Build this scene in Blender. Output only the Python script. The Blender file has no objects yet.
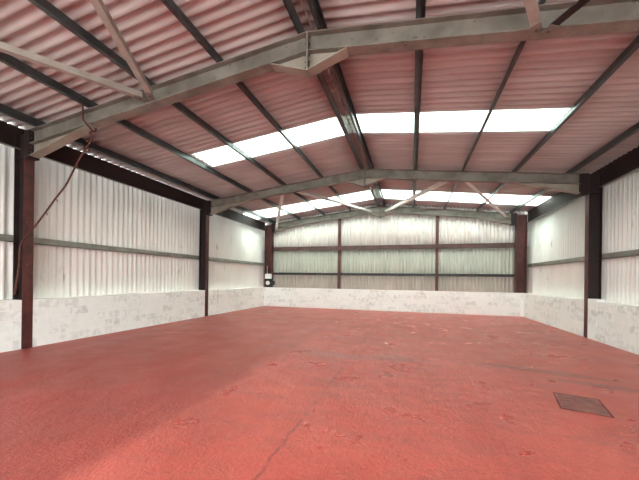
import bpy, bmesh, math, random
from mathutils import Vector, Matrix
random.seed(7)
C = bpy.context.scene.collection

# ------------------------------------------------------------------ dimensions (metres)
XL, XR, XM = -8.0, 4.82, -1.59          # inner column faces, ridge line
COLD = 0.32                              # column depth
YF, YA, YB, YC = -5.0, 4.53, 10.60, 16.12   # open front, three portal frames
YW = 15.73                               # face of the gable blockwork
ZAP, SL = 5.42, 0.1139                   # rafter top at the ridge, slope
BLK = 1.05
PITCH = 0.165
RPITCH = 0.188
def zr(x): return ZAP - SL*abs(x-XM)     # top of rafters
PH = 0.185                                # purlin height
def zs(x): return zr(x) + PH + 0.03      # middle of the roof sheets
XWL, XWR, YWB = -8.46, 5.28, 16.50       # cladding planes

# ------------------------------------------------------------------ materials
def mat(name, col, rough=0.6, metal=0.0, var=0.0, vscale=3.0, bump=0.0, bscale=40.0, col2=None, stain=None, stretch=(1,1,1)):
    m = bpy.data.materials.new(name); m.use_nodes = True
    n = m.node_tree.nodes; l = m.node_tree.links
    b = n['Principled BSDF']
    b.inputs['Base Color'].default_value = (*col, 1)
    b.inputs['Roughness'].default_value = rough
    b.inputs['Metallic'].default_value = metal
    tc = n.new('ShaderNodeTexCoord'); mp = n.new('ShaderNodeMapping')
    mp.inputs['Scale'].default_value = stretch
    l.new(tc.outputs['Object'], mp.inputs['Vector'])
    out = None
    if var or col2:
        t = n.new('ShaderNodeTexNoise'); t.inputs['Scale'].default_value = vscale; t.inputs['Detail'].default_value = 6
        l.new(mp.outputs[0], t.inputs['Vector'])
        r = n.new('ShaderNodeValToRGB')
        r.color_ramp.elements[0].position = .35; r.color_ramp.elements[1].position = .65
        c2 = col2 or tuple(c*(1-var) for c in col)
        r.color_ramp.elements[0].color = (*c2, 1); r.color_ramp.elements[1].color = (*col, 1)
        l.new(t.outputs['Fac'], r.inputs['Fac']); out = r.outputs['Color']
    if stain:
        scol, ssc, lo, hi = stain
        t = n.new('ShaderNodeTexNoise'); t.inputs['Scale'].default_value = ssc; t.inputs['Detail'].default_value = 8
        l.new(mp.outputs[0], t.inputs['Vector'])
        mr = n.new('ShaderNodeMapRange'); mr.inputs['From Min'].default_value = lo; mr.inputs['From Max'].default_value = hi
        l.new(t.outputs['Fac'], mr.inputs['Value'])
        mx = n.new('ShaderNodeMixRGB'); l.new(mr.outputs[0], mx.inputs['Fac'])
        if out: l.new(out, mx.inputs['Color1'])
        else: mx.inputs['Color1'].default_value = (*col, 1)
        mx.inputs['Color2'].default_value = (*scol, 1); out = mx.outputs['Color']
    if out: l.new(out, b.inputs['Base Color'])
    if bump:
        t = n.new('ShaderNodeTexNoise'); t.inputs['Scale'].default_value = bscale; t.inputs['Detail'].default_value = 4
        l.new(mp.outputs[0], t.inputs['Vector'])
        bp = n.new('ShaderNodeBump'); bp.inputs['Strength'].default_value = bump; bp.inputs['Distance'].default_value = .01
        l.new(t.outputs['Fac'], bp.inputs['Height']); l.new(bp.outputs[0], b.inputs['Normal'])
    return m

M_red   = mat('red_oxide_paint', (.095,.022,.019), .5, var=.45, vscale=5, bump=.2, stain=((.2,.10,.08), 9, .66, .76))
M_redd  = mat('dark_oxide_paint_and_shade', (.018,.008,.008), .65, var=.4, vscale=4)  # dark paint, with the shade on the column webs put into its colour
M_raft  = mat('grey_green_steel_paint', (.22,.21,.18), .6, col2=(.13,.12,.10), vscale=3, bump=.2, stain=((.08,.06,.045), 11, .64, .74))
M_raftp = mat('faded_haunch_paint', (.31,.29,.24), .6, col2=(.22,.19,.155), vscale=2.2, stain=((.15,.09,.06), 7, .66, .74))
M_purl  = mat('weathered_galvanised_steel', (.072,.088,.09), .34, .3, var=.4, vscale=4)
M_rail  = mat('grey_green_rail', (.30,.30,.26), .55, .1, var=.3, vscale=4)
M_brace = mat('pale_painted_angle', (.40,.37,.33), .5, .1, var=.25, vscale=5)
M_brac2 = mat('white_painted_angle', (.74,.73,.69), .5, var=.2, vscale=5)
M_bolt  = mat('dark_bolts', (.05,.04,.035), .6)
M_gal   = mat('black_rail', (.03,.03,.03), .6)
M_grail = mat('brown_gable_rail', (.11,.05,.045), .6, var=.4, vscale=3)
M_rope  = mat('rust_brown_cable', (.10,.032,.02), .8, var=.4, vscale=12)
M_wbox  = mat('white_plastic', (.8,.8,.78), .4)
M_bbox  = mat('black_plastic', (.015,.015,.015), .4)
M_roof  = mat('pinkish_fibre_cement', (.52,.48,.47), .85, col2=(.42,.38,.37), vscale=1.3, bump=.15, bscale=60, stretch=(.35,2.5,1))
M_walls = mat('white_painted_sheeting', (.87,.87,.84), .7, col2=(.80,.80,.76), vscale=1.6, stain=((.42,.40,.36), 3.5, .66, .80), stretch=(1,1,.35))
M_gwall = mat('grey_gable_sheeting', (.47,.46,.405), .8, col2=(.41,.40,.35), vscale=3, stretch=(1,1,.4))
M_gtop  = mat('white_gable_sheeting', (.90,.90,.87), .7, col2=(.84,.84,.80), vscale=3, stretch=(1,1,.4))
M_ground= mat('concrete_yard', (.36,.35,.33), .9, var=.2, vscale=1)

# translucent rooflight sheet
M_sky = bpy.data.materials.new('translucent_rooflight'); M_sky.use_nodes = True
_n = M_sky.node_tree.nodes; _l = M_sky.node_tree.links
for x in list(_n):
    if x.type != 'OUTPUT_MATERIAL': _n.remove(x)
_o = [x for x in _n if x.type == 'OUTPUT_MATERIAL'][0]
_t = _n.new('ShaderNodeBsdfTranslucent'); _t.inputs['Color'].default_value = (.90,.95,.90,1)
_d = _n.new('ShaderNodeBsdfDiffuse'); _d.inputs['Color'].default_value = (.8,.8,.78,1)
_p = _n.new('ShaderNodeBsdfTransparent'); _p.inputs['Color'].default_value = (.97,1,.97,1)
_m1 = _n.new('ShaderNodeMixShader'); _m1.inputs[0].default_value = .15
_m2 = _n.new('ShaderNodeMixShader'); _m2.inputs[0].default_value = .10
_l.new(_t.outputs[0], _m1.inputs[1]); _l.new(_d.outputs[0], _m1.inputs[2])
_l.new(_m1.outputs[0], _m2.inputs[1]); _l.new(_p.outputs[0], _m2.inputs[2]); _l.new(_m2.outputs[0], _o.inputs[0])

# painted blockwork: brick pattern in the wall's own plane
def block_mat(name, axis):
    m = bpy.data.materials.new(name); m.use_nodes = True
    n = m.node_tree.nodes; l = m.node_tree.links; b = n['Principled BSDF']; b.inputs['Roughness'].default_value = .75
    tc = n.new('ShaderNodeTexCoord'); sp = n.new('ShaderNodeSeparateXYZ'); cb = n.new('ShaderNodeCombineXYZ')
    l.new(tc.outputs['Object'], sp.inputs[0]); l.new(sp.outputs[axis], cb.inputs[0]); l.new(sp.outputs[2], cb.inputs[1])
    br = n.new('ShaderNodeTexBrick'); l.new(cb.outputs[0], br.inputs['Vector'])
    br.inputs['Scale'].default_value = 1; br.inputs['Brick Width'].default_value = .45; br.inputs['Row Height'].default_value = .21
    br.inputs['Mortar Size'].default_value = .012; br.inputs['Mortar Smooth'].default_value = .3; br.inputs['Bias'].default_value = .35
    br.inputs['Color1'].default_value = (.55,.58,.56,1); br.inputs['Color2'].default_value = (.86,.87,.84,1); br.inputs['Mortar'].default_value = (.90,.90,.88,1)
    no = n.new('ShaderNodeTexNoise'); no.inputs['Scale'].default_value = 7; no.inputs['Detail'].default_value = 6; l.new(tc.outputs['Object'], no.inputs['Vector'])
    mr = n.new('ShaderNodeMapRange'); mr.inputs['From Min'].default_value = .42; mr.inputs['From Max'].default_value = .6
    l.new(no.outputs['Fac'], mr.inputs['Value'])
    mx = n.new('ShaderNodeMixRGB'); l.new(mr.outputs[0], mx.inputs['Fac']); l.new(br.outputs['Color'], mx.inputs['Color1']); mx.inputs['Color2'].default_value = (.89,.90,.87,1)
    l.new(mx.outputs[0], b.inputs['Base Color'])
    n2 = n.new('ShaderNodeTexNoise'); n2.inputs['Scale'].default_value = 45; l.new(tc.outputs['Object'], n2.inputs['Vector'])
    ad = n.new('ShaderNodeMath'); ad.operation = 'MULTIPLY_ADD'; l.new(br.outputs['Fac'], ad.inputs[0]); ad.inputs[1].default_value = -1; l.new(n2.outputs['Fac'], ad.inputs[2])
    bp = n.new('ShaderNodeBump'); bp.inputs['Strength'].default_value = .45; bp.inputs['Distance'].default_value = .012
    l.new(ad.outputs[0], bp.inputs['Height']); l.new(bp.outputs[0], b.inputs['Normal'])
    return m
M_blkY = block_mat('painted_blockwork_side', 1); M_blkX = block_mat('painted_blockwork_gable', 0)

# red floor paint: separate slab bays with their own paint wear, a joint at each bay edge
def floor_mat():
    m = bpy.data.materials.new('red_floor_paint'); m.use_nodes = True
    n = m.node_tree.nodes; l = m.node_tree.links; b = n['Principled BSDF']
    tc = n.new('ShaderNodeTexCoord')
    def noise(scale, detail=6, sx=1, sy=1, rough=.55):
        mp = n.new('ShaderNodeMapping'); mp.inputs['Scale'].default_value = (sx, sy, 1); l.new(tc.outputs['Object'], mp.inputs['Vector'])
        t = n.new('ShaderNodeTexNoise'); t.inputs['Scale'].default_value = scale; t.inputs['Detail'].default_value = detail; t.inputs['Roughness'].default_value = rough
        l.new(mp.outputs[0], t.inputs['Vector']); return t.outputs['Fac']
    def rng(v, a, b_, c=0, d=1):
        r = n.new('ShaderNodeMapRange'); r.inputs['From Min'].default_value = a; r.inputs['From Max'].default_value = b_
        r.inputs['To Min'].default_value = c; r.inputs['To Max'].default_value = d; l.new(v, r.inputs['Value']); return r.outputs[0]
    def math_(op, a, b_):
        q = n.new('ShaderNodeMath'); q.operation = op
        for i, v in enumerate((a, b_)):
            if isinstance(v, (int, float)): q.inputs[i].default_value = v
            else: l.new(v, q.inputs[i])
        return q.outputs[0]
    def mix(f, a, b_):
        q = n.new('ShaderNodeMixRGB')
        for i, v in zip((0,1,2), (f, a, b_)):
            if isinstance(v, tuple): q.inputs[i].default_value = (*v, 1)
            elif isinstance(v, float): q.inputs[i].default_value = v
            else: l.new(v, q.inputs[i])
        return q.outputs[0]
    sp = n.new('ShaderNodeSeparateXYZ'); l.new(tc.outputs['Object'], sp.inputs[0]); X, Y = sp.outputs[0], sp.outputs[1]
    wob = math_('MULTIPLY', math_('SUBTRACT', noise(2.0, 9, 1, .6, .7), .5), .7)
    Xw = math_('ADD', X, wob)
    left = math_('MULTIPLY', rng(Xw, -2.72, -2.48, 1, 0), rng(math_('ADD', Y, math_('MULTIPLY', math_('SUBTRACT', noise(.8, 5), .5), 5)), 4.5, 9, 1, .25))                       # older, duller coat left of the joint
    base = mix(rng(noise(.9, 8), .35, .68), (.37,.043,.031), (.50,.088,.066))
    dull = mix(rng(noise(1.1, 8, 1, .6), .3, .7), (.21,.024,.018), (.30,.042,.032))
    col = mix(left, base, dull)
    col = mix(rng(noise(.55, 7, 1, 1.6), .52, .66, 0, .45), col, (.25,.045,.038))     # worn darker patches
    col = mix(rng(noise(2.0, 10, .6, 1.5, .68), .50, .72, 0, .6), col, (.20,.045,.04))
    col = mix(rng(noise(12, 9, 1, 1, .8), .50, .72, 0, .35), col, (.55,.14,.10))
    col = mix(rng(noise(70, 4, 1, 1, .8), .45, .62, 0, .40), col, (.64,.18,.145))     # fine pale speckle: paint wear, plus glossy glints put into the colour
    col = mix(rng(noise(34, 5, 1, 1, .8), .56, .68, 0, .55), col, (.17,.03,.027))     # small dark pits
    # joint lines
    for xj, k, w in ((-1.17, .95, .026), (-2.60, .35, .02)):
        d = math_('ABSOLUTE', math_('SUBTRACT', math_('ADD', X, math_('MULTIPLY', math_('SUBTRACT', noise(5, 4), .5), .12)), xj), 0)
        f = math_('MULTIPLY', rng(d, 0, w, k, 0), rng(noise(7, 5, 1, .5, .8), .44, .54))
        col = mix(f, col, (.16,.03,.028))
    # grey scuffed patches further in
    for (cx, cy, rx, ry) in ((-.35,6.35,.75,.32), (-1.5,6.2,.6,.3)):
        ex = math_('DIVIDE', math_('SUBTRACT', X, cx), rx); ey = math_('DIVIDE', math_('SUBTRACT', Y, cy), ry)
        d = math_('ADD', math_('MULTIPLY', ex, ex), math_('MULTIPLY', ey, ey))
        d = math_('ADD', d, math_('MULTIPLY', math_('SUBTRACT', noise(3.5, 6), .5), 2.5))
        col = mix(rng(d, .2, 1.3, .6, 0), col, (.30,.13,.12))
    # dark stain beyond the cover plate
    for (cx, cy, rx, ry) in ((2.3,6.3,.95,.16), (3.0,5.7,.9,.14)):
        ex = math_('DIVIDE', math_('SUBTRACT', X, cx), rx); ey = math_('DIVIDE', math_('SUBTRACT', math_('ADD', Y, math_('MULTIPLY', X, .25)), cy+cx*.25), ry)
        d = math_('ADD', math_('MULTIPLY', ex, ex), math_('MULTIPLY', ey, ey))
        d = math_('ADD', d, math_('MULTIPLY', math_('SUBTRACT', noise(3, 6), .5), 2))
        col = mix(rng(d, .3, 1.3, .65, 0), col, (.17,.035,.03))
    l.new(col, b.inputs['Base Color'])
    rg = math_('ADD', rng(noise(1.5, 6), .3, .7, .24, .40), math_('MULTIPLY', left, .13))
    l.new(rg, b.inputs['Roughness']); b.inputs['Specular IOR Level'].default_value = .34
    bp = n.new('ShaderNodeBump'); bp.inputs['Strength'].default_value = .9; bp.inputs['Distance'].default_value = .02
    h = math_('ADD', noise(26, 6, 1, 1, .7), math_('MULTIPLY', noise(4, 3), 1.6)); l.new(h, bp.inputs['Height']); l.new(bp.outputs[0], b.inputs['Normal'])
    return m
M_floor = floor_mat()
M_cover = mat('rusted_cover_plate', (.26,.07,.055), .55, .1, col2=(.12,.05,.045), vscale=9, bump=.5, bscale=50, stain=((.33,.12,.10), 8, .5, .65))
M_gap   = mat('dark_gap', (.05,.018,.015), .9, col2=(.25,.05,.04), vscale=6)

# ------------------------------------------------------------------ mesh helpers
class MB:
    def __init__(s): s.bm = bmesh.new()
    def box8(s, P):          # P: bottom 4 ccw then top 4
        v = [s.bm.verts.new(p) for p in P]
        for f in ((3,2,1,0),(4,5,6,7),(0,1,5,4),(1,2,6,5),(2,3,7,6),(3,0,4,7)): s.bm.faces.new([v[i] for i in f])
        return s
    def box(s, x0, x1, y0, y1, z0, z1):
        return s.box8([(x0,y0,z0),(x1,y0,z0),(x1,y1,z0),(x0,y1,z0),(x0,y0,z1),(x1,y0,z1),(x1,y1,z1),(x0,y1,z1)])
    def prism(s, poly, off, closed=True):       # extrude polygon (list of Vectors) by vector off
        off = Vector(off); a = [s.bm.verts.new(Vector(p)) for p in poly]; b = [s.bm.verts.new(Vector(p)+off) for p in poly]
        n = len(a)
        for i in range(n): s.bm.faces.new([a[i], a[(i+1)%n], b[(i+1)%n], b[i]])
        s.bm.faces.new(a[::-1]); s.bm.faces.new(b); return s
    def bar(s, p0, p1, prof, up=(0,0,1)):       # extrude 2D profile (side, up) between two points
        p0, p1 = Vector(p0), Vector(p1); d = (p1-p0).normalized(); sd = d.cross(Vector(up)).normalized(); u = sd.cross(d)
        return s.prism([p0+sd*a+u*b for a, b in prof], p1-p0)
    def cyl(s, p0, p1, r, seg=10):
        return s.bar(p0, p1, [(r*math.cos(t*2*math.pi/seg), r*math.sin(t*2*math.pi/seg)) for t in range(seg)],
                     (0,0,1) if abs((Vector(p1)-Vector(p0)).normalized().z) < .9 else (0,1,0))
    def build(s, name, m, parent=None, bevel=0):
        bmesh.ops.recalc_face_normals(s.bm, faces=s.bm.faces)
        me = bpy.data.meshes.new(name); s.bm.to_mesh(me); s.bm.free()
        o = bpy.data.objects.new(name, me); C.objects.link(o); me.materials.append(m)
        if parent:
            o.parent = parent; o.matrix_parent_inverse = parent.matrix_world.inverted() if False else Matrix.Translation(-Vector(parent.location))
        if bevel:
            b = o.modifiers.new('bevel', 'BEVEL'); b.width = bevel; b.segments = 2; b.limit_method = 'ANGLE'
        return o
def tag(o, label, cat, group=None):
    o['label'] = label; o['category'] = cat
    if group: o['group'] = group
    return o
def thing(name, label, cat, loc=(0,0,0), group=None):
    o = bpy.data.objects.new(name, None); o.location = loc; o.empty_display_size = .2; C.objects.link(o)
    return tag(o, label, cat, group)
def struct(o, label=None):
    o['kind'] = 'structure'
    if label: o['label'] = label
    return o

def wave_sheet(name, m, axis_u, u0, u1, pos_v, amp=.026, pitch=PITCH, seg=8, parent=None, phase=0.0, th=.007, lapdir=0, sharp=0):
    """corrugated sheet: waves run along u (world axis index), ends given by pos_v(u) -> list of (point, normal)"""
    me = bpy.data.meshes.new(name); n = max(2, int(round((u1-u0)/pitch*seg)))
    V = []; F = []; cols = None
    for i in range(n+1):
        u = u0+(u1-u0)*i/n
        sn = math.sin(2*math.pi*(u/pitch)+phase); w = amp*(sn if sharp == 0 else math.copysign(abs(sn)**sharp, sn))
        w += .012*(((u/pitch)/6.0+.13) % 1.0)*lapdir
        pts = pos_v(u)
        cols = len(pts)
        for p, nn in pts: V.append(Vector(p)+Vector(nn)*w)
    for i in range(n):
        for k in range(cols-1):
            a = i*cols+k; F.append((a, a+1, a+cols+1, a+cols))
    me.from_pydata(V, [], F); me.update()
    for p in me.polygons: p.use_smooth = True
    me.materials.append(m)
    o = bpy.data.objects.new(name, me); C.objects.link(o)
    so = o.modifiers.new('thickness', 'SOLIDIFY'); so.thickness = th; so.offset = 0
    if parent: o.parent = parent
    return o

# ------------------------------------------------------------------ floor and ground
struct(MB().box(-60, 60, -50, 70, -.40, -.25).build('ground', M_ground), 'concrete yard outside the shed')
struct(MB().box(-8.35, 5.17, YF-.05, 16.4, -.22, 0).build('floor', M_floor), 'red painted concrete floor')
struct(MB().box(-14, 11, -16, YF-.06, -.24, -.02).build('trim_1', M_ground), 'concrete apron outside the open front')

# ------------------------------------------------------------------ walls
def z_jitter(y): return BLK + .012*math.sin(y*1.9)+.008*math.sin(y*5.3+1)
def side_blocks(name, xin, xout, label):
    w = MB(); ys = [YF, YA-.10, YA+.10, YB-.10, YB+.10, YW+.02]
    for a, b in ((ys[0], ys[1]), (ys[2], ys[3]), (ys[4], ys[5])):
        n = max(1, int((b-a)/.45)); bm = w.bm
        prev = None
        for i in range(n+1):
            y = a+(b-a)*i/n; z = z_jitter(y)
            r = [bm.verts.new(p) for p in ((xin,y,-.02),(xout,y,-.02),(xout,y,z),(xin,y,z))]
            if prev:
                for k in range(4): bm.faces.new([prev[k], prev[(k+1)%4], r[(k+1)%4], r[k]])
            else: bm.faces.new(r)
            prev = r
        bm.faces.new(prev[::-1])
    return struct(w.build(name, M_blkY), label)
wl = side_blocks('wall_left', XL-.012, XL-.30, 'white painted block wall along the left side')
wr = side_blocks('wall_right', XR+.012, XR+.30, 'white painted block wall along the right side')
# taller infill beside the right column of the middle frame
struct(MB().box(XR+.004, XR+.20, YB-.52, YB-.10, .0, BLK+.075).build('block_pier', M_blkY, wr))
wb = struct(MB().box(XL-.32, XR+.32, YW, YW+.20, -.02, BLK+.005).build('wall_back', M_blkX), 'white painted block wall across the gable')

def vsheet_x(x, z0, ztop): return lambda y: [((x, y, z0), (1,0,0)), ((x, y, ztop), (1,0,0))]
struct(wave_sheet('cladding', M_walls, 1, YF, YWB+.06, vsheet_x(XWL, .55, 4.80), parent=wl, lapdir=-1, amp=.032, sharp=.75, seg=10))
struct(wave_sheet('cladding', M_walls, 1, YF, YWB+.06, vsheet_x(XWR, .55, 4.58), parent=wr, phase=.7, lapdir=1, amp=.032, sharp=.75, seg=10))
struct(wave_sheet('cladding', M_gwall, 0, XWL-.05, XWR+.05, lambda x: [((x, YWB, .55), (0,1,0)), ((x, YWB, 3.36), (0,1,0))], parent=wb, amp=.04, sharp=.7, seg=12))
struct(wave_sheet('upper_cladding', M_gtop, 0, XWL-.05, XWR+.05, lambda x: [((x, YWB-.062, 3.22), (0,1,0)), ((x, YWB-.02, zs(x)+.01), (0,1,0))], parent=wb, amp=.04, sharp=.7, seg=12))

# ------------------------------------------------------------------ roof sheets and rooflights
XEL, XER = -8.41, 5.50
def q(y): return round(y/RPITCH)*RPITCH
Y0a, Y0b = 1.2, 2.2; Y1a, Y1b = 7.28, 8.26; Y2a, Y2b = 13.72, 15.22  # first pair lies overhead out of view, added for soft daylight
nrm = {1: Vector((-SL,0,1)).normalized(), -1: Vector((SL,0,1)).normalized()}
def roof_piece(x0, x1, y0, y1, name, m, parent=None, dz=0, th=.007):
    s = 1 if x1 <= XM else -1
    xs = [x0+(x1-x0)*k/4 for k in range(5)]
    return wave_sheet(name, m, 1, y0, y1, lambda y: [((x, y, zs(x)+dz), nrm[s]) for x in xs], parent=parent, th=th, amp=.034, lapdir=.8, pitch=RPITCH, sharp=.6, seg=12)
XRL, XRR = XM-.012, XM+.012      # sheets stop each side of the ridge
pieces = []
YE = 16.62
def roof_side(xa, xb, holes):
    """all sheets of one slope, joined; holes = list of (x0,x1,y0,y1)"""
    ys = sorted({YF-.15, YE, *[h[2] for h in holes], *[h[3] for h in holes]})
    for a, b in zip(ys[:-1], ys[1:]):
        hs = [h for h in holes if abs(h[2]-a) < 1e-6]
        if not hs: pieces.append(roof_piece(xa, xb, a, b, 'ceiling', M_roof)); continue
        h = hs[0]
        if h[0] > xa+.01: pieces.append(roof_piece(xa, h[0], a, b, 'ceiling', M_roof))
        if h[1] < xb-.01: pieces.append(roof_piece(h[1], xb, a, b, 'ceiling', M_roof))
HL = [(-6.06, XRL, Y0a, Y0b), (-6.06, XRL, Y1a, Y1b), (-8.30, XRL, Y2a, Y2b)]
HR = [(XRR, 3.03, Y0a, Y0b), (XRR, 3.03, Y1a, Y1b), (XRR, 5.18, Y2a, Y2b)]
roof_side(XEL, XRL, HL); roof_side(XRR, XER, HR)
# join the pieces into one ceiling mesh
bm = bmesh.new()
for p in pieces:
    bm.from_mesh(p.data)
    me = p.data; bpy.data.objects.remove(p); bpy.data.meshes.remove(me)
me = bpy.data.meshes.new('ceiling'); bm.to_mesh(me); bm.free(); me.materials.append(M_roof)
ceil = bpy.data.objects.new('ceiling', me); C.objects.link(ceil)
so = ceil.modifiers.new('thickness', 'SOLIDIFY'); so.thickness = .007; so.offset = 0
struct(ceil, 'corrugated roof sheeting')
rc = MB()
zt = zs(XM)+.035
rc.prism([(XM-.15, YF-.15, zs(XM-.15)+.03), (XM, YF-.15, zt+.03), (XM+.15, YF-.15, zs(XM+.15)+.03), (XM+.15, YF-.15, zs(XM+.15)+.04), (XM, YF-.15, zt+.05), (XM-.15, YF-.15, zs(XM-.15)+.04)], (0, YE-YF+.15, 0))
struct(rc.build('ridge_cap', M_roof, ceil))
for i, (h, lb) in enumerate(((HL[1],'translucent rooflight strip in the left slope, nearer one'), (HR[1],'translucent rooflight strip in the right slope, nearer one'),
                             (HL[2],'translucent rooflight strip in the left slope by the gable'), (HR[2],'translucent rooflight strip in the right slope by the gable'), (HL[0],'unseen rooflight strip added overhead in the left slope for soft daylight'), (HR[0],'unseen rooflight strip added overhead in the right slope for soft daylight'))):
    struct(roof_piece(h[0], h[1], h[2], h[3], 'window_%d' % (i+1), M_sky, th=.003), lb)

# ------------------------------------------------------------------ columns
def column(label, xin, side, y, fl=.19, m=M_red, z0=0.0, feet=True, depth=COLD, ztop=None):
    """side -1: left wall (outer face further left)"""
    xo = xin + side*depth; zt_ = ztop if ztop else zr(xin)-.004
    t = thing('steel_column', label, 'column', (xin+side*depth/2, y, 0))
    a = 1 if side > 0 else -1
    x = lambda d: xin+side*d
    def bx(d0, d1, y0, y1, za, zb): 
        xx = sorted((x(d0), x(d1))); return MB().box(xx[0], xx[1], y0, y1, za, zb)
    bx(0, .016, y-fl/2, y+fl/2, z0, zt_).build('inner_flange', m, t, .002)
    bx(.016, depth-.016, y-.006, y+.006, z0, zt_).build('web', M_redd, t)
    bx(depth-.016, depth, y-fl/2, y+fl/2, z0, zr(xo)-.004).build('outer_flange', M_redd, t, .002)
    for zz in (zt_-.56, ):
        bx(.016, depth-.016, y-fl/2+.01, y-.006, zz, zz+.012).build('stiffener', M_redd, t)
        bx(.016, depth-.016, y+.006, y+fl/2-.01, zz, zz+.012).build('stiffener', M_redd, t)
    if feet and side:
        xx = sorted((x(-.0), x(depth)))
        MB().box(xx[0], xx[1], y-.095, y+.095, .0, .012).build('base_plate', M_redd, t)
    return t
column('dark red steel column on the left wall nearest the viewer, a thin cable tied to it', XL, -1, YA)
column('dark red steel column halfway along the left wall', XL, -1, YB)
column('dark red steel column at the right end of the nearest roof frame', XR, 1, YA)
column('dark red steel column halfway along the right wall, black web side turned to view', XR, 1, YB)
# the gable frame columns turn their broad side to the room
def gable_column(label, x0, x1):
    t = thing('steel_column', label, 'column', ((x0+x1)/2, YC, 0))
    y0, y1 = YW+.22, YC+.18
    MB().box(x0, x0+.016, y0, y1, 0, zr(x0)-.02).build('side_flange', M_red, t, .002)
    MB().box(x1-.016, x1, y0, y1, 0, zr(x1)-.02).build('side_flange', M_red, t, .002)
    MB().box(x0+.016, x1-.016, YC-.008, YC+.008, 0, zr((x0+x1)/2)-.03).build('web', M_red, t)
    return t
gable_column('red brown steel column in the back left corner above the wall switch box', -8.14, -7.74)
gable_column('red brown steel column in the back right corner', 4.62, 5.02)

# ------------------------------------------------------------------ rafters
RD = .30
def rafter(label, side, y, xin, fl=.19, haunch=1.85, zh=.56, mh=M_raftp):
    t = thing('steel_rafter', label, 'rafter', ((xin+XM)/2, y, zr((xin+XM)/2)-RD/2))
    e = -.002*side
    xa, xb = xin-side*(.15 if side < 0 else .20), XM+side*.014
    za, zb = zr(xa), zr(xb)
    def poly(pts, y0, y1): return MB().prism([(px, y0, pz) for px, pz in pts], (0, y1-y0, 0))
    # beam: top flange, web and bottom flange as one rolled section
    b = MB()
    b.prism([(xa, y-fl/2, za), (xb, y-fl/2, zb), (xb, y-fl/2, zb-.016), (xa, y-fl/2, za-.016)], (0, fl, 0))
    b.prism([(xa, y-.006, za-.016), (xb, y-.006, zb-.016), (xb, y-.006, zb-RD+.016), (xa, y-.006, za-RD+.016)], (0, .012, 0))
    b.prism([(xa, y-fl/2, za-RD+.016), (xb, y-fl/2, zb-RD+.016), (xb, y-fl/2, zb-RD), (xa, y-fl/2, za-RD)], (0, fl, 0))
    b.build('beam', M_raft, t)
    # eaves haunch
    xh = xin-side*haunch; zhb = zr(xh)-RD
    h = MB()
    h.prism([(xa, y-.006, za-RD), (xh, y-.006, zhb), (xa, y-.006, za-zh+.016)], (0, .012, 0))
    h.prism([(xa, y-fl/2, za-zh+.016), (xh, y-fl/2, zhb), (xh, y-fl/2, zhb-.014), (xa, y-fl/2, za-zh)], (0, fl, 0))
    h.build('haunch', mh, t)
    # end plate on the column
    eb = .15 if side < 0 else .20
    xx = sorted((xin-side*.001, xin-side*eb))
    MB().box(xx[0], xx[1], y-fl/2-.006, y+fl/2+.006, zr(xin)-zh-.02, zr(xin)+.012).build('connection_block', M_redd, t, .004)
    for zz in (.06, .16, .26, .36, .46):
        for yy in (-.065, .065): MB().cyl((xin-side*eb, y+yy, zr(xin)-zz), (xin-side*(eb+.022), y+yy, zr(xin)-zz), .014, 6).build('bolt', M_bolt, t)
    # ridge haunch and apex plate
    xr = XM+side*.62; k = MB()
    zt2 = zr(XM)-.60
    k.prism([(xb, y-.006, zb-RD), (xr, y-.006, zr(xr)-RD), (xb, y-.006, zt2+.014)], (0, .012, 0))
    k.prism([(xb, y-fl/2, zt2+.014), (xr, y-fl/2, zr(xr)-RD), (xr, y-fl/2, zr(xr)-RD-.014), (xb, y-fl/2, zt2)], (0, fl, 0))
    k.build('ridge_haunch', mh, t)
    xx = sorted((XM+side*.001, XM+side*.014))
    MB().box(xx[0], xx[1], y-fl/2, y+fl/2, zt2-.01, zr(XM)+.0).build('apex_plate', M_raft, t)
    for zz in (.07, .17, .35, .45, .54):
        for yy in (-.06, .06):
            MB().cyl((XM+side*.014, y+yy, zr(XM)-zz), (XM+side*.04, y+yy, zr(XM)-zz), .013, 6).build('bolt', M_bolt, t)
    return t
frames = ((YA, 'nearest'), (YB, 'middle'), (YC+.02, 'farthest'))
R = {}
for y, nm in frames:
    for side, xin, sn in ((-1, XL, 'left'), (1, XR, 'right')):
        lab = {'nearest': 'grey green steel rafter of the nearest roof frame, %s slope' % sn,
               'middle': 'grey green steel rafter of the middle roof frame, %s slope' % sn,
               'farthest': 'grey steel rafter against the white gable, %s slope' % sn}[nm]
        xi = xin if nm != 'farthest' else (-7.74 if side < 0 else 4.62)
        R[(nm, sn)] = rafter(lab, side, y, xi, zh=.56 if nm != 'farthest' else .50, fl=.19, haunch=1.85 if nm != 'farthest' else 1.6)

# ------------------------------------------------------------------ purlins (cold rolled Z sections)
def purlin(label, x, side, w=.066):
    t = thing('roof_purlin', label, 'purlin', (x, (YF+16.4)/2, zr(x)))
    z = zr(x)+.002; th = .006; H = PH-.005; s = side     # lower flange towards the ridge
    sl = SL*side
    pr = [(0,0), (-s*w,0), (-s*w,.016), (-s*(w-th),.016), (-s*(w-th),th), (-s*0-s*th,th), (-s*th,H-0), (s*w,H), (s*w,H-.018), (s*(w-th),H-.018), (s*(w-th),H-th), (0,H-th)]
    y0, y1 = YF, 16.42
    MB().prism([(x+a, y0, z+b-sl*a) for a, b in pr], (0, y1-y0, 0)).build('z_section', M_purl, t)
    for y, _ in frames:
        xx = sorted((x+side*.001, x+side*.010))
        MB().box(xx[0], xx[1], y-.07, y+.07, z-.001, z+.11).build('cleat', M_bolt, t)
    return t
ordn = ['topmost of four below the ridge', 'second down from the ridge', 'third down from the ridge', 'lowest, beside the eaves beam']
purlin('dark steel purlin at the ridge, left of the pair', -1.72, -1, .09)
purlin('dark steel purlin at the ridge, right of the pair', -1.37, 1, .05)
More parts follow.
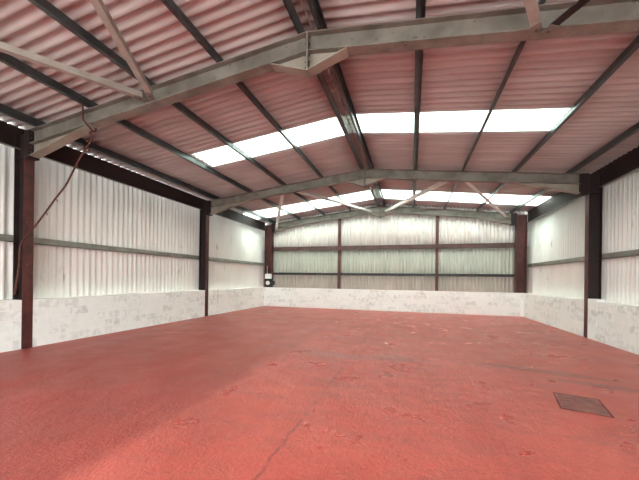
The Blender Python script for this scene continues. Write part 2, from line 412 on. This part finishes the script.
for k, x in enumerate((-3.21, -4.69, -6.15, -7.66)): purlin('dark steel purlin on the left slope, %s' % ordn[k], x, -1)
for k, x in enumerate((.08, 1.55, 3.02, 4.46)): purlin('dark steel purlin on the right slope, %s' % ordn[k], x, 1)

# ------------------------------------------------------------------ eaves beams and side rails (channel sections)
def channel_y(x, side, z0, z1, w, y0=YF, y1=16.3, th=.008):
    # web towards the room, flanges outward
    return MB().prism([(x, y0, z0), (x+side*w, y0, z0), (x+side*w, y0, z0+th), (x+side*th, y0, z0+th), (x+side*th, y0, z1-th), (x+side*w, y0, z1-th), (x+side*w, y0, z1), (x, y0, z1)], (0, y1-y0, 0))
for side, xo, zb, lb in ((-1, XL-COLD, 4.38, 'left'), (1, XR+COLD, 4.32, 'right')):
    x = xo+side*.002
    t = thing('eaves_beam', 'black brown eaves beam running along the top of the %s wall' % lb, 'beam', (x, 7, zb))
    channel_y(x, side, zb, zs(x)-(.024 if side < 0 else .010), .045).build('channel', M_redd, t)
    channel_y(x-side*.005, -side, zb-.028, zb-.002, .03).build('edge_angle', M_rail, t)
for side, xo, zc, lb in ((-1, XL-COLD, 2.40, 'left'), (1, XR+COLD, 2.33, 'right')):
    x = xo+side*.002
    t = thing('side_rail', 'grey steel sheeting rail running along the %s wall at mid height' % lb, 'rail', (x, 7, zc))
    z0, z1 = zc-.08, zc+.06
    channel_y(x+side*.004, side, z0, z1, .09).build('channel', M_rail, t)
    channel_y(x+side*.012, -side, z0-.010, z0-.002, .055).build('lip', M_rail, t)

# ------------------------------------------------------------------ gable posts and rails
yp = YC+.19
for x, lb in ((-3.80, 'thin red steel post on the gable wall, left of the two'), (1.22, 'thin red steel post on the gable wall, right of the two')):
    t = thing('gable_post', lb, 'post', (x, yp, BLK))
    zt_ = zr(x)-.02
    y0, y1 = YC+.121, YC+.231
    MB().box(x-.07, x+.07, y0, y0+.010, 0, zt_).build('front_flange', M_red, t)
    MB().box(x-.004, x+.004, y0+.010, y1-.010, 0, zt_).build('web', M_red, t)
    MB().box(x-.07, x+.07, y1-.010, y1, 0, zt_).build('back_flange', M_red, t)
    MB().box(x-.09, x+.09, y0-.012, y0-.001, 3.20, 3.40).build('cleat', M_red, t)
yr = YC+.236
for (zc, h, m, lb) in ((3.30, .20, M_grail, 'red brown sheeting rail across the gable, upper of two'), (1.85, .13, M_gal, 'thin black sheeting rail across the gable, lower of two')):
    t = thing('gable_rail', lb, 'rail', (XM, yr, zc))
    w = .085 if zc > 3 else .10
    z0, z1 = zc-h/2, zc+h/2; th = .008
    MB().prism([(-8.30, yr, z0), (-8.30, yr+w, z0), (-8.30, yr+w, z0+th), (-8.30, yr+th, z0+th), (-8.30, yr+th, z1-th), (-8.30, yr+w, z1-th), (-8.30, yr+w, z1), (-8.30, yr, z1)], (13.4, 0, 0)).build('channel', m, t)
    if zc > 3: MB().box(-8.25, 5.05, yr, yr+.012, z0-.035, z0-.001).build('lower_angle', M_gal, t)

# ------------------------------------------------------------------ wind bracing (angles)
def brace(label, p0, p1, w=.10, up=(0,0,1), m=None):
    p0, p1 = Vector(p0), Vector(p1)
    t = thing('wind_brace', label, 'brace', p0)
    th = .007
    MB().bar(p0, p1, [(-w/2,0), (w/2,0), (w/2,th), (-w/2+th,th), (-w/2+th,w), (-w/2,w)], up).build('angle_bar', m or M_brace, t)
    d = (p1-p0).normalized()
    MB().bar(p0-d*.09, p0+d*.12, [(-.06,-.010), (.06,-.010), (.06,-.001), (-.06,-.001)], up).build('gusset_plate', M_raft, t)
    if p1.y > 5: MB().bar(p1-d*.12, p1+d*.07, [(-.06,-.010), (.06,-.010), (.06,-.001), (-.06,-.001)], up).build('gusset_plate', M_raft, t)
    MB().cyl(p0+d*.03+Vector((0,0,-.025)), p0+d*.03+Vector((0,0,.012)), .014, 6).build('bolt', M_bolt, t)
    return t
ya = YA-.13
brace('pale steel brace from the nearest frame running down to the left eaves', (-4.78, ya, 4.86), (-7.9, -1.5, 4.56))
brace('pale steel brace from the nearest frame rising toward the ridge, left slope', (-4.58, ya, 4.86), (-1.7, -1.5, 5.33))
brace('pale steel brace from the nearest frame toward the ridge, right slope', (1.46, ya, 4.72), (-1.5, -1.5, 5.15))
brace('dark red brown steel brace from the nearest frame toward the right eaves', (1.56, ya, 4.68), (4.7, -1.5, 4.40), m=M_redd)
yb = YB+.13; yc = YC-.12
brace('pale steel brace near the gable running from middle frame to left eaves', (-4.75, yb, 4.92), (-7.45, yc, 4.32), .12, m=M_brac2)
brace('pale steel brace near the gable meeting the ridge from the left', (-4.45, yb, 4.93), (-1.9, yc, 5.06), .12, m=M_brac2)
brace('pale steel brace near the gable meeting the ridge from the right', (1.25, yb, 4.88), (-1.30, yc, 5.04), .12, m=M_brac2)
brace('pale steel brace near the gable running from middle frame to right eaves', (1.60, yb, 4.84), (4.22, yc, 4.52), .12, m=M_brac2)

# ------------------------------------------------------------------ hanging cable on the near left frame
def curve_pts(pts, n=8):
    out = []
    P = [Vector(p) for p in pts]; P = [P[0]*2-P[1]]+P+[P[-1]*2-P[-2]]
    for i in range(1, len(P)-2):
        for k in range(n):
            t = k/n; a, b, c, d = P[i-1:i+3]
            out.append(.5*((2*b)+(c-a)*t+(2*a-5*b+4*c-d)*t*t+(3*b-a-3*c+d)*t**3))
    out.append(P[-2]); return out
def tube(pts, r, name, m, parent, seg=7):
    w = MB(); prev = None; up = Vector((.3,1,.2)).normalized()
    for i, p in enumerate(pts):
        d = ((pts[min(i+1,len(pts)-1)])-(pts[max(i-1,0)])).normalized(); s = d.cross(up).normalized(); u = s.cross(d)
        rr = r(i/len(pts)) if callable(r) else r
        ring = [w.bm.verts.new(p+s*rr*math.cos(k*2*math.pi/seg)+u*rr*math.sin(k*2*math.pi/seg)) for k in range(seg)]
        if prev:
            for k in range(seg): w.bm.faces.new([prev[k], prev[(k+1)%seg], ring[(k+1)%seg], ring[k]])
        else: w.bm.faces.new(ring)
        prev = ring
    w.bm.faces.new(prev[::-1]); o = w.build(name, m, parent)
    for f in o.data.polygons: f.use_smooth = True
    return o
cab = thing('hanging_cable', 'rusty brown cable hanging from the near left rafter down to the column', 'cable', (-6.3, YA-.12, 4.9))
yq = YA-.115
main = curve_pts([(-6.27,yq,4.98), (-6.27,yq,4.84), (-6.26,yq,4.70), (-6.17,yq,4.585), (-6.12,yq+.02,4.53), (-6.17,YA,4.47), (-6.24,YA+.02,4.30), (-6.42,YA+.02,4.12), (-6.66,YA+.02,3.83), (-6.88,YA,3.48), (-7.16,YA-.02,3.20), (-7.44,YA-.03,2.92), (-7.72,YA-.06,2.62), (-7.965,YA-.10,2.38), (-8.06,YA-.115,2.16), (-8.10,YA-.10,1.85), (-8.18,YA-.09,1.5), (-8.26,YA-.09,1.16)])
tube(main, lambda t: .017+.012*max(0,(t-.72)/.28), 'cable', M_rope, cab)
# frayed, twisted upper length
fr = []
for i in range(40):
    t = i/39; x = -6.14-.26*t; z = 4.55-.42*t
    fr.append(Vector((x+.035*math.cos(t*19), YA+.02+.035*math.sin(t*19), z+.02*math.sin(t*11))))
tube(fr, .019, 'twisted_end', M_rope, cab)
for p, q2 in (((-6.30,YA,4.25),(-6.22,YA-.02,4.08)), ((-6.62,YA,3.88),(-6.53,YA-.01,3.80)), ((-7.16,YA-.02,3.2),(-7.09,YA-.02,3.13)), ((-7.42,YA-.03,2.94),(-7.38,YA-.03,2.86)), ((-6.2,YA,4.42),(-6.06,YA-.02,4.34))):
    tube(curve_pts([p, ((p[0]+q2[0])/2+.01, p[1], (p[2]+q2[2])/2), q2], 4), .008, 'cable_tie', M_rope, cab)

# ------------------------------------------------------------------ switch gear in the back left corner
yk = YW+.10
t = thing('junction_box', 'small white box fixed to the back left column above a black switch box', 'electrical box', (-7.86, yk+.03, 1.56))
MB().box(-8.06, -7.66, yk+.02, yk+.12, 1.55, 1.83).build('body', M_wbox, t, .012)
MB().box(-8.04, -7.68, yk+.008, yk+.02, 1.57, 1.81).build('lid', M_wbox, t, .006)
MB().cyl((-7.95, yk+.09, 1.83), (-7.95, yk+.09, 2.28), .012).build('conduit', M_wbox, t)
MB().cyl((-7.82, yk+.09, 1.83), (-7.82, yk+.09, 2.10), .009).build('conduit', M_bbox, t)
t = thing('switch_box', 'black switch box with pale round front on the back left column', 'electrical box', (-7.85, yk, BLK))
MB().box(-8.06, -7.58, yk+.02, yk+.12, BLK+.012, 1.545).build('body', M_bbox, t, .012)
MB().cyl((-7.86, yk-.045, 1.31), (-7.86, yk+.02, 1.31), .115, 20).build('dial', M_wbox, t)
MB().box(-7.58, -7.47, yk+.04, yk+.11, 1.20, 1.42).build('side_handle', M_bbox, t, .01)

# ------------------------------------------------------------------ cover plate in the floor
cv = thing('cover_plate', 'rusty metal cover plate set in the red floor on the right', 'floor cover', (2.15, 4.78, 0))
def rp(x, y, a=math.radians(-14)): return (2.14+x*math.cos(a)-y*math.sin(a), 4.80+x*math.sin(a)+y*math.cos(a))
w = .225; l_ = .295
def slab(x0, x1, y0, y1, z0, z1):
    c = [rp(x0,y0), rp(x1,y0), rp(x1,y1), rp(x0,y1)]
    return MB().box8([(*p, z0) for p in c]+[(*p, z1) for p in c])
fm = MB()
for a in ((-w-.03,w+.03,-l_-.03,-l_-.008), (-w-.03,w+.03,l_+.008,l_+.03), (-w-.03,-w-.008,-l_-.008,l_+.008), (w+.008,w+.03,-l_-.008,l_+.008)):
    c = [rp(a[0],a[2]), rp(a[1],a[2]), rp(a[1],a[3]), rp(a[0],a[3])]
    fm.box8([(*p, .0005) for p in c]+[(*p, .007) for p in c])
fm.build('frame', M_gap, cv)
slab(-w, w, -l_, l_, .0005, .009).build('plate', M_cover, cv)
for xx in (-.15, .15): slab(xx-.03, xx+.03, -.012, .012, .009, .013).build('lifting_slot', M_gap, cv)

# ------------------------------------------------------------------ sky and light
SKY_H, SKY_Z = 5.5, 19.0
wd = bpy.data.worlds.new('sky'); bpy.context.scene.world = wd; wd.use_nodes = True
n = wd.node_tree.nodes; l = wd.node_tree.links
bg = n['Background']; bg.inputs[0].default_value = (.94,1.0,1.0,1); bg.inputs[1].default_value = 1.0
# overcast sky: brighter overhead than at the horizon
tcw = n.new('ShaderNodeTexCoord'); spw = n.new('ShaderNodeSeparateXYZ'); l.new(tcw.outputs['Generated'], spw.inputs[0])
mrw = n.new('ShaderNodeMapRange'); mrw.inputs['From Min'].default_value = 0; mrw.inputs['From Max'].default_value = 1
mrw.inputs['To Min'].default_value = SKY_H; mrw.inputs['To Max'].default_value = SKY_Z
l.new(spw.outputs[2], mrw.inputs['Value']); l.new(mrw.outputs[0], bg.inputs[1])
# daylight portal in the open front: guides sampling, gives no light of its own
la = bpy.data.lights.new('doorway_daylight', 'AREA'); la.shape = 'RECTANGLE'; la.size = 13.2; la.size_y = 5.2; la.cycles.is_portal = True
lo = bpy.data.objects.new('doorway_daylight', la); C.objects.link(lo); lo.location = (-1.6, YF-.2, 2.6); lo.rotation_euler = (math.radians(90), 0, 0)

# ------------------------------------------------------------------ camera
f = 304.5; yaw = math.radians(16.69); rol = math.radians(.733)
fw = Vector((-math.sin(yaw), math.cos(yaw), 0)); r = Vector((math.cos(yaw), math.sin(yaw), 0)); u = Vector((0,0,1))
right = r*math.cos(rol)+u*math.sin(rol); upv = -r*math.sin(rol)+u*math.cos(rol)
cam = bpy.data.cameras.new('camera'); co = bpy.data.objects.new('camera', cam); C.objects.link(co)
mw = Matrix((right, upv, -fw)).transposed().to_4x4(); mw.translation = (0, 0, 1.6); co.matrix_world = mw
cam.sensor_fit = 'HORIZONTAL'; cam.sensor_width = 36; cam.lens = f/639*36
cam.shift_x = (319.5-320)/639; cam.shift_y = (278.45-240)/639; cam.clip_start = .05
sc = bpy.context.scene; sc.camera = co
sc.view_settings.view_transform = 'Standard'; sc.view_settings.look = 'None'; sc.view_settings.gamma = 1
sc.view_settings.use_curve_mapping = False; sc.view_settings.exposure = 0.06
sc.cycles.use_denoising = True; sc.cycles.max_bounces = 10; sc.cycles.diffuse_bounces = 8; sc.cycles.sample_clamp_indirect = 10
